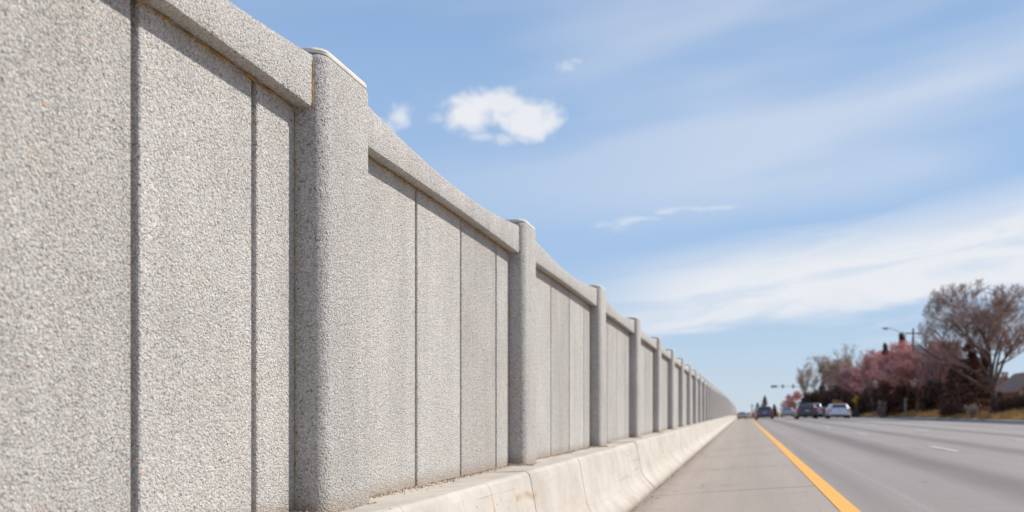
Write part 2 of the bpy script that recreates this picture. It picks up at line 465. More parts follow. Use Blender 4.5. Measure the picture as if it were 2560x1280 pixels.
for i, (a, bb) in enumerate(posts):
    if i < 5: o = make_post(a, bb)
    else:
        if regpost is None: regpost = make_post(a, bb); o = regpost
        else: o = copy_tree(regpost, wall)
    o.location = (0, a, drop(a) + rnd.uniform(-.006, .006) + (.025 if i > 2 else 0)); o.rotation_euler = (0, rnd.uniform(-.003, .003), 0)
    if i + 1 < len(posts):
        c = posts[i + 1][0]
        if i < 5:
            ss = seams.get(i) or [bb + (c - bb) * t for t in (.29, .56, .83)]
            p = make_panel(bb, c, ss, i * 7 + 3)
        else:
            if len(regpan) < 4:
                L = c - bb
                p = make_panel(bb, c, [bb + L * (t + rnd.uniform(-.01, .01)) for t in (.29, .56, .83)], i * 7 + 3); regpan.append(p)
            else: p = copy_tree(regpan[i % 4], wall)
        p.location = (0, bb, drop(bb) + (.022 if i > 2 else 0))

# ------------------------------------------------------------------ road barrier
foot, brk, top = -1.221, -1.395, -1.492
ZK, ZT = .225, .676
bar = empty('concrete_barrier', (foot, 0, 0), 0, 'cream cast concrete safety barrier with sloped foot running below the grey wall', 'barrier')
bnd = [-6, .9, 5.95, 7.86, 12.2, 15.1, 20.4, 27.2, 35.9]
while bnd[-1] < 204: bnd.append(bnd[-1] + 7.4)
def make_seg(L, seed, coarse=False):
    rg = random.Random(seed); b = MB(); secs = []
    N = max(2, int(L / (.18 if not coarse else 1.5))); g = .006
    w1 = rg.uniform(0, 6)
    for i in range(N + 1):
        y = g + (L - 2 * g) * i / N
        e = min(i, N - i); c = .010 if e == 0 else 0
        wv = .0015 * math.sin(y * 1.7 + w1) + (rg.uniform(-.0025, .0025) if not coarse else 0)
        x0 = -foot
        P = [(foot + .0, -.05), (foot - .002, .03), (foot - .012 + wv, .055), (brk + .03 + wv, ZK - .045), (brk + .004 + wv, ZK), (brk - .012 + wv, ZK + .05), (top + .022 + wv, ZT - .055),
             (top + .010 + wv * 2, ZT - .022), (top - .008 + wv, ZT - .004), (top - .03, ZT + wv * .6), (top - .13, ZT - .008 + wv), (XF - .02, ZT - .012), (XBK, ZT - .016), (XBK, -.05)]
        secs.append([(x - foot - (c if x > XF else 0), y, z) for x, z in P])
    ring_loft(b, secs)
    o = b.build('barrier_segment', [M['barrier'], M['ledge']], bar, smooth=True)
    mi = [1 if (p.normal.z > .9 and p.center.x < (top - .04 - foot)) else 0 for p in o.data.polygons]
    o.data.polygons.foreach_set('material_index', mi)
    m = o.modifiers.new('e', 'EDGE_SPLIT'); m.split_angle = R(13)
    return o
reg = None
for i in range(len(bnd) - 1):
    L = bnd[i + 1] - bnd[i]
    if i < 8: o = make_seg(L, i + 1)
    elif reg is None: o = reg = make_seg(7.4, 30, True)
    else: o = copy_tree(reg, bar)
    o.location = (rnd.uniform(-.003, .003), bnd[i], drop(bnd[i]) + rnd.uniform(-.003, .003))

# loose dirt and grit: along the wall foot, along the barrier foot
def grit(name, spots, mats_, label, cat):
    b = MB()
    for (x, y, z, r) in spots:
        n = 5; q = rnd.uniform(0, 6)
        ring = [(x + r * rnd.uniform(.6, 1.2) * math.cos(q + 6.283 * j / n), y + r * rnd.uniform(.6, 1.5) * math.sin(q + 6.283 * j / n), z - .004) for j in range(n)]
        ap = (x + rnd.uniform(-.3, .3) * r, y, z + r * rnd.uniform(.35, .9))
        for j in range(n): b.poly([ring[j], ring[(j + 1) % n], ap], rnd.randrange(len(mats_)))
    return tag(b.build(name, mats_), label, cat, kind='stuff')
sp = []
for i in range(5200):
    y = 1.0 + 22 * rnd.random() ** 1.5
    inpost = any(a - .02 < y < b2 + .02 for a, b2 in posts)
    xw = (XF if inpost else XB)
    clump = .5 + .5 * math.sin(y * 2.3) * math.sin(y * .9 + 1)
    w = .012 + .05 * clump
    x = xw + abs(rnd.gauss(0, w))
    if x > top - .02: continue
    sp.append((x, y, ZT - .012, rnd.uniform(.002, .0075)))
for (a, b2) in posts[1:8]:
    for i in range(260):
        sp.append((XB + rnd.random() ** 1.3 * .22, a - abs(rnd.gauss(0, .05)), ZT - .012 + rnd.random() * .012, rnd.uniform(.003, .010)))
M['grit2'] = simple('tan_grit', (.50, .40, .29), (.34, .26, .18), 30)
M['grit3'] = simple('reddish_grit', (.30, .15, .09), (.2, .1, .06), 30)
M['grit4'] = simple('dark_leaf_bits', (.09, .06, .04), (.05, .035, .025), 30)
gm = [M['grit2'], M['dirt'], M['grit2'], M['grit3'], M['grit2'], M['grit4']]
grit('ledge_debris', sp, gm, 'tan grit and dry leaf crumbs along the foot of the wall on the ledge', 'debris')
sp = []
for i in range(3600):
    y = 3 + 30 * rnd.random() ** 1.2
    x = foot + .01 + abs(rnd.gauss(0, .07)) * (1 if math.sin(y * 1.9) > 0 else .35)
    sp.append((x, y, crown(x), rnd.uniform(.003, .010) if rnd.random() < .95 else rnd.uniform(.012, .02)))
grit('gutter_grit', sp, gm, 'fine dark grit scattered on the shoulder along the barrier foot', 'debris')

# ------------------------------------------------------------------ vegetation
def tubes_np(segs, nside):
    "segs: list of (p0,p1,r0,r1) -> V,F"
    A = np.array([s[0] for s in segs]); B = np.array([s[1] for s in segs]); r0 = np.array([s[2] for s in segs]); r1 = np.array([s[3] for s in segs])
    d = B - A; d /= (np.linalg.norm(d, axis=1, keepdims=True) + 1e-9)
    up = np.where(np.abs(d[:, 2:3]) < .9, np.array([[0, 0, 1.0]]), np.array([[1.0, 0, 0]]))
    e1 = np.cross(d, up); e1 /= np.linalg.norm(e1, axis=1, keepdims=True); e2 = np.cross(d, e1)
    m = len(segs); V = np.zeros((m, 2 * nside, 3))
    for j in range(nside):
        t = 2 * math.pi * j / nside; o = e1 * math.cos(t) + e2 * math.sin(t)
        V[:, j] = A + o * r0[:, None]; V[:, nside + j] = B + o * r1[:, None]
    base = (np.arange(m) * 2 * nside)[:, None]
    Fs = [np.concatenate([base + j, base + (j + 1) % nside, base + nside + (j + 1) % nside, base + nside + j], axis=1) for j in range(nside)]
    return V.reshape(-1, 3), np.concatenate(Fs)
def grow(rg, H, trunk, spread, kids, up=.25, gn=.045):
    "bare tree skeleton; returns per level segment lists"
    levels = [[] for _ in range(len(kids) + 1)]; tips = []
    def br(p, d, L, r, lv):
        n = 4 if lv < 2 else (3 if lv == 2 else 2)
        pts = [p]; dirs = [d]
        for i in range(n):
            d = d + np.array([rg.gauss(0, gn * (1 + .6 * lv)), rg.gauss(0, gn * (1 + .6 * lv)), rg.gauss(0, gn) + up * (.10 if lv else 0)])
            d = d / np.linalg.norm(d); q = pts[-1] + d * L / n
            f0 = 1 - .72 * i / n; f1 = 1 - .72 * (i + 1) / n
            levels[lv].append((pts[-1], q, r * f0, r * f1)); pts.append(q); dirs.append(d)
        if lv >= len(kids): tips.append(pts[-1]); return
        for c in range(kids[lv]):
            t = rg.uniform(.30 if lv else trunk, 1.0) if c else 1.0
            i = min(int(t * n), n - 1); fr = t * n - i; b0 = pts[i] + (pts[i + 1] - pts[i]) * fr
            a = rg.uniform(0, 6.283); dd = dirs[i + 1]
            s = spread * rg.uniform(.55, 1.2)
            rv = np.array([rg.gauss(0, 1), rg.gauss(0, 1), rg.gauss(0, 1)]); rv -= dd * rv.dot(dd); rv /= np.linalg.norm(rv)
            nd = dd * math.cos(s) + rv * math.sin(s); nd[2] += up * (.42 if lv == 0 else .50); nd /= np.linalg.norm(nd)
            br(b0, nd, (H * rg.uniform(.42, .62) * (1 - .35 * max(0, t - trunk)) if lv == 0 else L * rg.uniform(.32, .52)), r * (1 - .72 * t) * .72 + .002, lv + 1)
    br(np.array([0., 0, 0]), np.array([rg.gauss(0, .04), rg.gauss(0, .04), 1.0]), H * .62, H * .022, 0)
    return levels, np.array(tips)
def fit(levels, tips, H, W, trunk_keep):
    P = np.array([s[1] for l in levels for s in l]); zmax = np.percentile(P[:, 2], 97)
    w = np.percentile(np.abs(P[:, :2]), 96.5); sz = H / zmax; sx = min((W / 2) / w, 1.9 * sz)
    f = lambda p: np.array([p[0] * sx, p[1] * sx, p[2] * sz])
    levels = [[(f(a), f(b), r0, r1) for a, b, r0, r1 in l] for l in levels]
    ok = lambda p: p[2] < H * 1.02 and math.hypot(p[0], p[1]) < (W / 2) * 1.05 * (1 - .25 * max(0, p[2] / H - .6) / .4)
    levels = [l if i == 0 else [q for q in l if ok(q[1])] for i, l in enumerate(levels)]
    return levels, tips * np.array([sx, sx, sz])
def quads(rg, centers, size, flat=0):
    n = len(centers)
    a = rg.normal(size=(n, 3)); a /= np.linalg.norm(a, axis=1, keepdims=True)
    b = rg.normal(size=(n, 3)); b -= a * (a * b).sum(1, keepdims=True); b /= np.linalg.norm(b, axis=1, keepdims=True)
    s = size * rg.uniform(.5, 1.3, (n, 1))
    V = np.stack([centers - a * s, centers + b * s * .6, centers + a * s, centers - b * s * .6], 1).reshape(-1, 3)
    return V, np.arange(4 * n).reshape(-1, 4)
TWIG = {}
def twig_mat(name, c1, c2):
    if name not in TWIG: TWIG[name] = simple(name, c1, c2, 1.3, rough=.95, spec=.1)
    return TWIG[name]
bark = twig_mat('grey_brown_bark', (.17, .115, .095), (.10, .068, .058))
tw_brown = twig_mat('red_brown_twigs', (.44, .31, .265), (.28, .19, .16))
tw_pale = twig_mat('pale_grey_twigs', (.55, .46, .40), (.36, .29, .25))
tw_purple = twig_mat('purple_grey_twigs', (.42, .27, .26), (.26, .17, .17))
lf_pink = twig_mat('pink_red_blossom', (.80, .44, .39), (.56, .29, .265))
lf_mauve = twig_mat('mauve_blossom', (.62, .37, .35), (.42, .25, .245))
lf_beige = twig_mat('beige_catkins', (.55, .42, .33), (.36, .27, .20))
lf_conifer = twig_mat('brown_conifer_needles', (.25, .125, .085), (.10, .055, .04))
lf_conifer2 = twig_mat('olive_conifer_needles', (.24, .165, .09), (.12, .085, .05))
lf_dark = twig_mat('dark_shrub_leaves', (.15, .092, .068), (.065, .042, .034))
lf_ochre = twig_mat('ochre_shrub_leaves', (.42, .23, .07), (.24, .13, .045))
def base_at(u, z):
    x, y = at(u, z); return x, y, gz(x, y)
def hgt(v, z, g): return (1030 - v) * z / F + CAMH - g
def tree(name, u, z, vtop, wpx, label, twig, blossom=None, nb=0, bs=.1, kids=(7, 6, 5, 4), spread=.6, trunk=.35, up=.3, seed=1, tr=1.0, cat='tree', minr=.008, group=None, low=.0):
    x, y, g = base_at(u, z); H = hgt(vtop, z, g); W = wpx * z / F
    rg = random.Random(seed)
    lv, tips = grow(rg, H, trunk, spread, kids, up)
    lv, tips = fit(lv, tips, H, W, trunk)
    t = empty(name, (x, y, g - .03), rg.uniform(0, 6), label, cat, group)
    lo = [(a, b, max(r0 * tr, .03), max(r1 * tr, .025)) for l in lv[:2] for a, b, r0, r1 in l]
    V, Fq = tubes_np(lo, 7); o = np_mesh('trunk', V, Fq, bark, t); o.data.polygons.foreach_set('use_smooth', [True] * len(o.data.polygons))
    hi = [(a, b, max(r0 * tr, minr), max(r1 * tr, minr * .7)) for l in lv[2:] for a, b, r0, r1 in l]
    V, Fq = tubes_np(hi, 3); np_mesh('crown', V, Fq, twig, t)
    if blossom is not None:
        ng = np.random.default_rng(seed)
        sg = [s_ for l in lv[2:] for s_ in l]; PA = np.array([s_[0] for s_ in sg]); PB = np.array([s_[1] for s_ in sg])
        idx = ng.integers(0, len(sg), nb); tt = ng.random((nb, 1))
        c = PA[idx] * tt + PB[idx] * (1 - tt) + ng.normal(0, .026 * H, (nb, 3))
        c = c[c[:, 2] > low * H]
        V, Fq = quads(ng, c, bs); np_mesh('blossom', V, Fq, blossom, t)
    return t
def conifer(name, u, z, vtop, wpx, label, m, seed=1, n=9000, group=None, shape=1.0, size=.16):
    x, y, g = base_at(u, z); H = hgt(vtop, z, g); W = wpx * z / F
    ng = np.random.default_rng(seed)
    t = empty(name, (x, y, g - .03), ng.uniform(0, 6), label, 'tree', group)
    b = MB(); b.tube([(0, 0, 0), (0, 0, H * .5), (0, 0, H * .98)], [H * .02, H * .012, .01], 7); b.build('trunk', bark, t, smooth=True)
    # whorled boughs, each a ragged fan of needles clumps
    nb = int(90 + H * 6); cs = []
    hb = ng.uniform(.03, 1, nb) ** .85
    for h in hb:
        a = ng.uniform(0, 6.283); Lb = (W / 2) * ((1 - h) ** shape) * ng.uniform(.55, 1.1) + .12
        k = max(8, int(n / nb * (1 - h * .6))); s = ng.uniform(.05, 1, k) ** .8
        wd = .22 * Lb * (1 - s * .5) + .05
        dx = s * Lb; dy = ng.normal(0, 1, k) * wd; dz = -.28 * s * Lb + .20 * s ** 2 * Lb + ng.normal(0, .10, k) * (.5 + Lb * .12)
        cs.append(np.stack([dx * math.cos(a) - dy * math.sin(a), dx * math.sin(a) + dy * math.cos(a), h * H * .97 + dz], 1))
    cs = np.concatenate(cs); cs = cs[(cs[:, 2] > .05) & (cs[:, 2] < H)]
    V, Fq = quads(ng, cs, size); np_mesh('crown', V, Fq, m, t)
    return t
def shrub(name, u, z, vtop, wpx, label, m, seed=1, n=5000, depth=1.0, size=.09, cat='shrub', boxy=False, group=None, stem=tw_brown):
    x, y, g = base_at(u, z); H = hgt(vtop, z, g); W = wpx * z / F
    ng = np.random.default_rng(seed)
    t = empty(name, (x, y, g - .03), TH * 0, label, cat, group)
    if boxy:
        c = ng.uniform(-1, 1, (n, 3)) * np.array([W / 2, depth, .5 * H]) + np.array([0, 0, .5 * H])
        c += .10 * np.sin(c[:, [1, 2, 0]] * 2.1) + .05 * ng.normal(size=c.shape)
    else:
        nc = 14; cc = ng.normal(0, .38, (nc, 3)); cc[:, 2] = ng.uniform(.2, .72, nc)
        idx = ng.integers(0, nc, n); p = ng.normal(size=(n, 3)); p /= np.linalg.norm(p, axis=1, keepdims=True)
        rr = ng.uniform(.2, .42, nc)[idx][:, None] * ng.uniform(.35, 1.05, (n, 1))
        c = cc[idx] * np.array([1, 1, 1]) + p * rr * np.array([1, 1, .8])
        c = c * np.array([W / 2, W / 2 * depth, H]) ; c[:, 2] *= 1.0
        c[:, 2] *= H / max(np.percentile(c[:, 2], 99), .1); c = c[c[:, 2] > .02]
    V, Fq = quads(ng, c, size); np_mesh('foliage', V, Fq, m, t)
    b = MB()
    for i in range(14):
        a = ng.uniform(0, 6.28); q = ng.uniform(.1, .4) * W
        b.tube([(ng.normal(0, .1), ng.normal(0, .1), 0), (math.cos(a) * q * .5, math.sin(a) * q * .4, H * .45), (math.cos(a) * q, math.sin(a) * q * .6, H * .8)], [.03, .022, .01], 4)
    b.build('stems', stem, t)
    return t

G = 'roadside trees on the right'
tree('bare_tree', 2486, 64, 712, 360, 'tallest bare tree with many upright brown limbs near the right edge', tw_brown, kids=(15, 11, 8, 5, 3), spread=.66, trunk=.20, up=.52, seed=21, minr=.011, tr=1.15)
tree('bare_tree', 2640, 66, 735, 230, 'bare brown tree cut off by the right edge of the photo', tw_brown, kids=(8, 6, 5, 5), spread=.55, trunk=.35, up=.3, seed=12, minr=.010)
tree('bare_tree', 2350, 86, 836, 110, 'thin purplish bare tree behind the large pink tree', tw_purple, kids=(12, 9, 6, 5), spread=.55, trunk=.15, up=.45, seed=13, minr=.012)
tree('blossom_tree', 2292, 92, 858, 225, 'largest pink red blossoming tree, left of the dark conifers', tw_purple, lf_pink, 36000, .095, kids=(13, 8, 5, 4), spread=.72, trunk=.08, up=.22, seed=14, minr=.012, low=.1)
tree('blossom_tree', 2222, 104, 880, 150, 'bright pink blossoming tree below the two dark spires', tw_purple, lf_pink, 28000, .10, kids=(12, 8, 5, 4), spread=.72, trunk=.08, up=.22, seed=15, minr=.012, low=.1)
tree('blossom_tree', 2150, 134, 920, 120, 'mauve blossoming tree above the yellow diamond sign', tw_purple, lf_mauve, 20000, .13, kids=(12, 8, 5, 4), spread=.7, trunk=.08, up=.25, seed=16, minr=.014, low=.1)
tree('bare_tree', 2130, 150, 862, 120, 'pale grey bare tree behind the mauve blossoming tree', tw_pale, kids=(11, 8, 6, 5), spread=.55, trunk=.2, up=.45, seed=17, minr=.015)
tree('catkin_tree', 2065, 178, 894, 135, 'beige tan budding tree with a broad rounded crown', tw_pale, lf_beige, 20000, .14, kids=(13, 8, 5, 4), spread=.68, trunk=.08, up=.25, seed=18, minr=.016, low=.1)
tree('bare_tree', 2018, 205, 908, 62, 'slim pale bare tree at the left end of the tree row', tw_pale, kids=(11, 8, 6, 4), spread=.5, trunk=.12, up=.5, seed=19, minr=.02)
tree('bare_tree', 2184, 118, 884, 70, 'bare brown tree between the mauve tree and the bright pink tree', tw_brown, kids=(11, 8, 6, 4), spread=.55, trunk=.12, up=.45, seed=23, minr=.015)
tree('bare_tree', 2098, 170, 915, 90, 'purplish bare tree just right of the beige budding tree', tw_purple, kids=(11, 8, 6, 4), spread=.6, trunk=.1, up=.4, seed=24, minr=.02)
tree('bare_tree', 2396, 88, 850, 100, 'brown bare tree filling in behind the lower dark conifer', tw_brown, kids=(12, 8, 6, 4), spread=.55, trunk=.12, up=.45, seed=25, minr=.014)
tree('blossom_tree', 1994, 240, 980, 80, 'small pink red tree at the far left end of the tree row', tw_purple, lf_pink, 6000, .15, kids=(10, 7, 4, 3), spread=.7, trunk=.06, up=.2, seed=20, minr=.02, low=.1)
conifer('conifer', 2424, 68, 842, 125, 'broad dark brown conifer just left of the tallest bare tree trunk', lf_conifer, 31, 12000, shape=.75, size=.12)
conifer('conifer', 2384, 73, 905, 90, 'lower dark conifer between the largest pink tree and the broad conifer', lf_conifer, 32, 9000, shape=.8, size=.12)
conifer('conifer', 2460, 70, 868, 66, 'narrow dark brown conifer beside the trunk of the tallest bare tree', lf_conifer, 33, 7000, shape=.8, size=.12)
conifer('conifer', 2254, 99, 826, 50, 'taller of the two narrow conifer spires above the pink trees', lf_conifer, 34, 6000, shape=.7, size=.16)
conifer('conifer', 2213, 101, 852, 44, 'shorter of the two narrow conifer spires above the pink trees', lf_conifer, 35, 5500, shape=.7, size=.16)
conifer('conifer', 2058, 190, 902, 40, 'brown conifer tip rising out of the beige budding tree', lf_conifer2, 36, 4000, shape=.9, size=.2)
conifer('conifer', 1912, 400, 988, 36, 'pointed olive brown conifer in the far distance above the dark navy car', lf_conifer2, 37, 5000, shape=.8, size=.3)
conifer('conifer', 1936, 410, 1010, 26, 'smaller brown conifer in the distance right of the pointed one', lf_conifer2, 38, 4000, shape=.7, size=.3)
conifer('conifer', 1894, 420, 1006, 22, 'faint brown conifer in the distance left of the pointed one', lf_conifer2, 39, 3000, shape=.7, size=.3)
# understorey, left to right
under = [(2028, 200, 990, 80), (2060, 182, 978, 100), (2092, 170, 972, 104), (2126, 156, 970, 104), (2190, 124, 972, 104), (2228, 112, 966, 110),
         (2272, 102, 962, 120), (2318, 96, 960, 120), (2362, 86, 955, 110), (2402, 80, 948, 100)]
lab = ['dark shrub below the slim pale bare tree', 'dark shrub under the left of the beige tree', 'dark shrub under the right of the beige tree', 'dark shrub left of the yellow diamond sign',
       'dark shrub right of the small orange marker', 'dark shrub under the bright pink tree', 'dark shrub under the left of the largest pink tree', 'dark shrub under the right of the largest pink tree',
       'dark shrub left of the lower dark conifer', 'dark shrub at the foot of the broad dark conifer']
for i, ((u, z, v, w), l) in enumerate(zip(under, lab)):
    shrub('shrub', u, z, v, w, l, lf_dark, 50 + i, 7000, size=.06 + z * .0011, group='dark shrubs under the roadside trees')
for i, (u, z, v, w, l) in enumerate(((2150, 150, 985, 110, 'dark thicket behind the yellow diamond sign'), (2215, 128, 985, 130, 'dark thicket behind the bright pink tree'), (2285, 114, 984, 140, 'dark thicket behind the largest pink tree'),
        (2350, 104, 982, 130, 'dark thicket behind the thin purplish bare tree'), (2425, 92, 980, 130, 'dark thicket behind the broad dark conifer'), (2075, 205, 988, 110, 'dark thicket behind the beige budding tree'))):
    shrub('thicket', u, z, v, w, l, lf_dark, 90 + i, 9000, size=.08 + z * .0013, boxy=True, depth=1.5)
shrub('ochre_shrub', 2094, 128, 1003, 46, 'rounded golden brown shrub behind the white hatchback', lf_ochre, 70, 4000, size=.12)
shrub('pale_shrub', 2203, 98, 1003, 30, 'pale tan shrub between dark shrubs beneath the pink trees', lf_beige, 71, 1500, size=.09)
shrub('tan_shrub', 2432, 64, 1010, 42, 'low tan dry shrub left of the tallest bare tree trunk', lf_beige, 72, 900, size=.06)
shrub('clipped_hedge', 2535, 60, 991, 96, 'dark clipped hedge with a flat top beside the house', lf_dark, 73, 14000, depth=1.1, size=.055, cat='hedge', boxy=True)
shrub('clipped_hedge', 2640, 58, 990, 110, 'dark hedge continuing beyond the right edge of the photo', lf_dark, 74, 9000, depth=1.1, size=.06, cat='hedge', boxy=True)
# dry grass tufts on the verge
ng = np.random.default_rng(5); n = 42000
gxx = 16.3 + np.abs(ng.normal(0, 1.5, n)); gyy = 30 + 190 * ng.random(n) ** 1.3
gzz = np.array([gz(a, c) for a, c in zip(gxx, gyy)])
h = ng.uniform(.08, .34, n) * (1 + .6 * np.sin(gyy * .7)); ang = ng.uniform(0, 6.28, n); lx = ng.normal(0, .10, n); ly = ng.normal(0, .10, n); w = .016 + gyy * .00012
P = np.stack([gxx, gyy, gzz - .02], 1); D = np.stack([np.cos(ang) * w, np.sin(ang) * w, 0 * w], 1); T = P + np.stack([lx, ly, h], 1)
V = np.stack([P - D, P + D, T], 1).reshape(-1, 3)
o = np_mesh('dry_grass', V, np.arange(3 * n).reshape(-1, 3), M['grass'], None, 3)
tag(o, 'golden dry grass growing on the verge between the road and the trees', 'grass', kind='stuff')

# ------------------------------------------------------------------ street furniture
steel = simple('galvanised_steel', (.36, .365, .38), (.28, .285, .30), 6, rough=.6, metal=.2)
darksteel = simple('dark_painted_steel', (.16, .16, .17), (.12, .12, .13), 6, rough=.5)
wood = simple('weathered_wood', (.20, .145, .11), (.13, .09, .07), 4)
glassy = simple('lamp_lens', (.55, .56, .56), None, 4, rough=.2)
def street_lamp(u, z, vtop, arm_px, arm_drop, label, side=-1):
    x, y, g = base_at(u, z); H = hgt(vtop, z, g); A = abs(arm_px) * z / F
    t = empty('street_lamp', (x, y, g), -0.0 + TH, label, 'street lamp')
    b = MB(); b.tube([(0, 0, 0), (0, 0, H)], [.12, .07], 10); b.box(-.2, .2, -.2, .2, -.02, .14); b.build('pole', steel, t)
    pts = [(side * A * s, 0, H - .15 + arm_drop * math.sin(s * 1.45)) for s in lin(0, 1, 8)]
    b = MB(); b.tube(pts, [.055 - .02 * i / 8 for i in range(9)], 7); b.build('arm', steel, t, smooth=True)
    ex, _, ez = pts[-1]
    b = MB(); ring_loft(b, [[(ex + side * dx, math.cos(a) * wy, ez + math.sin(a) * hz) for a in lin(0, 6.283 * 7 / 8, 7)] for dx, wy, hz in ((-.12, .05, .04), (.05, .15, .08), (.4, .18, .10), (.72, .08, .04))])
    hd = b.build('lamp_head', darksteel, t, smooth=True)
    b = MB(); b.box(ex + min(side * .1, side * .6), ex + max(side * .1, side * .6), -.11, .11, ez - .13, ez - .09); b.build('lens', glassy, hd, bevel=.02)
street_lamp(2263, 98, 836, 42, .85, 'street lamp with its curved arm above the conifer spires')
street_lamp(2452, 70, 856, 88, .25, 'street lamp whose arm reaches right out of the tallest bare tree', side=1)
# plain poles
def upole(name, u, z, vtop, r, label, m, cross=None):
    x, y, g = base_at(u, z); H = hgt(vtop, z, g)
    t = empty(name, (x, y, g), TH, label, 'pole')
    b = MB(); b.tube([(0, 0, -.05), (0, 0, H)], [r, r * .75], 9); b.build('pole', m, t, smooth=False)
    if cross:
        b = MB(); b.box(-cross / 2, cross / 2, -.06, .06, H - .7, H - .56); c = b.build('crossarm', m, t)
upole('utility_pole', 2283, 108, 821, .15, 'wooden utility pole rising right of the conifer spires', wood, 2.0)
upole('utility_pole', 1880, 300, 1010, .2, 'short dark pole in the distance left of the dark navy car', wood, 1.6)
# signal mast over the road, colours lightened to imitate distance haze
x, y, g = base_at(2012, 236)
t = empty('traffic_signal', (x, y, g), TH, 'traffic signal mast arm reaching over the far road with a green sign', 'traffic signal')
Hm = hgt(966, 236, g); px = 236 / F
b = MB(); b.tube([(0, 0, 0), (0, 0, Hm + .3)], [.17, .12], 9); b.build('pole', steel, t)
b = MB(); b.tube([(0, 0, Hm - .1), (-40 * px, 0, Hm), (-84 * px, 0, Hm + .05)], [.10, .07, .045], 7); b.build('mast_arm', steel, t)
b = MB(); b.box(-84 * px - .1, -69 * px, -.03, .03, Hm - .35, Hm + .30); b.build('street_name_sign', simple('green_sign', (.10, .42, .25), (.09, .38, .22), 3, rough=.4), t, bevel=.02)
for q in (-29, -55):
    b = MB(); b.box(q * px - .22, q * px + .22, -.14, .14, Hm - .55, Hm + .55)
    s_ = b.build('signal_head', steel, t, bevel=.03)  # light steel puts the distance haze into the heads' colour
    for kk, c in enumerate(((.25, .03, .02), (.25, .16, .03), (.03, .25, .10))):
        b = MB(); b.tube([(q * px, -.14, Hm + .34 - .34 * kk), (q * px, -.20, Hm + .34 - .34 * kk)], [.13, .13], 12); b.build('signal_lens', simple('signal_lens_%d_%d' % (kk, -q), c, None, 3, rough=.3), s_)
# yellow diamond warning sign, orange marker, cabinet
sy = simple('yellow_sign_sheeting', (.82, .47, .01), (.76, .42, .01), 3, rough=.45)
so = simple('orange_sign_sheeting', (.70, .30, .02), (.62, .26, .02), 3, rough=.45)
def diamond(name, u, z, v, wpx, m, label, mark):
    x, y, g = base_at(u, z); zc = hgt(v, z, g); a = wpx * z / F / 2
    t = empty(name, (x, y, g), TH, label, 'sign')
    b = MB(); b.tube([(0, .05, 0), (0, .05, zc + a * .8)], [.04, .04], 6); b.build('post', steel, t)
    b = MB(); q = [(0, -a), (a, 0), (0, a), (-a, 0)]
    b.poly([(p, -.01, zc + r) for p, r in q]); b.poly([(p, .01, zc + r) for p, r in q[::-1]])
    for i in range(4):
        (p, r), (p2, r2) = q[i], q[(i + 1) % 4]
        b.poly([(p, .01, zc + r), (p2, .01, zc + r2), (p2, -.01, zc + r2), (p, -.01, zc + r)])
    s_ = b.build('sign_plate', m, t)
    if mark:
        b = MB(); k_ = a
        b.poly([(-.06 * k_, -.015, zc - .45 * k_), (.08 * k_, -.015, zc - .45 * k_), (.08 * k_, -.015, zc + .15 * k_), (-.06 * k_, -.015, zc + .15 * k_)])
        b.poly([(-.24 * k_, -.015, zc + .15 * k_), (.26 * k_, -.015, zc + .15 * k_), (.01 * k_, -.015, zc + .58 * k_)])
        b.build('symbol', darksteel, s_)
diamond('warning_sign', 2142, 126, 1001, 25, sy, 'yellow diamond warning sign with a dark symbol at the roadside', True)
diamond('marker_sign', 2167, 124, 1012, 13, so, 'small orange marker plate right of the yellow diamond sign', False)
x, y, g = base_at(2138, 122)
t = empty('utility_cabinet', (x, y, g), TH, 'dark green utility cabinet on the verge under the yellow diamond sign', 'cabinet')
gc = simple('dark_green_paint', (.05, .075, .07), (.04, .06, .055), 3)
b = MB(); b.box(-.42, .42, -.25, .25, 0, 1.0); b.build('cabinet_body', gc, t, bevel=.03)
b = MB(); b.box(-.46, .46, -.29, .29, 1.0, 1.07); b.build('lid', gc, t, bevel=.02)
b = MB(); b.box(-.37, .37, -.27, -.252, .08, .93); b.build('door', gc, t, bevel=.01)

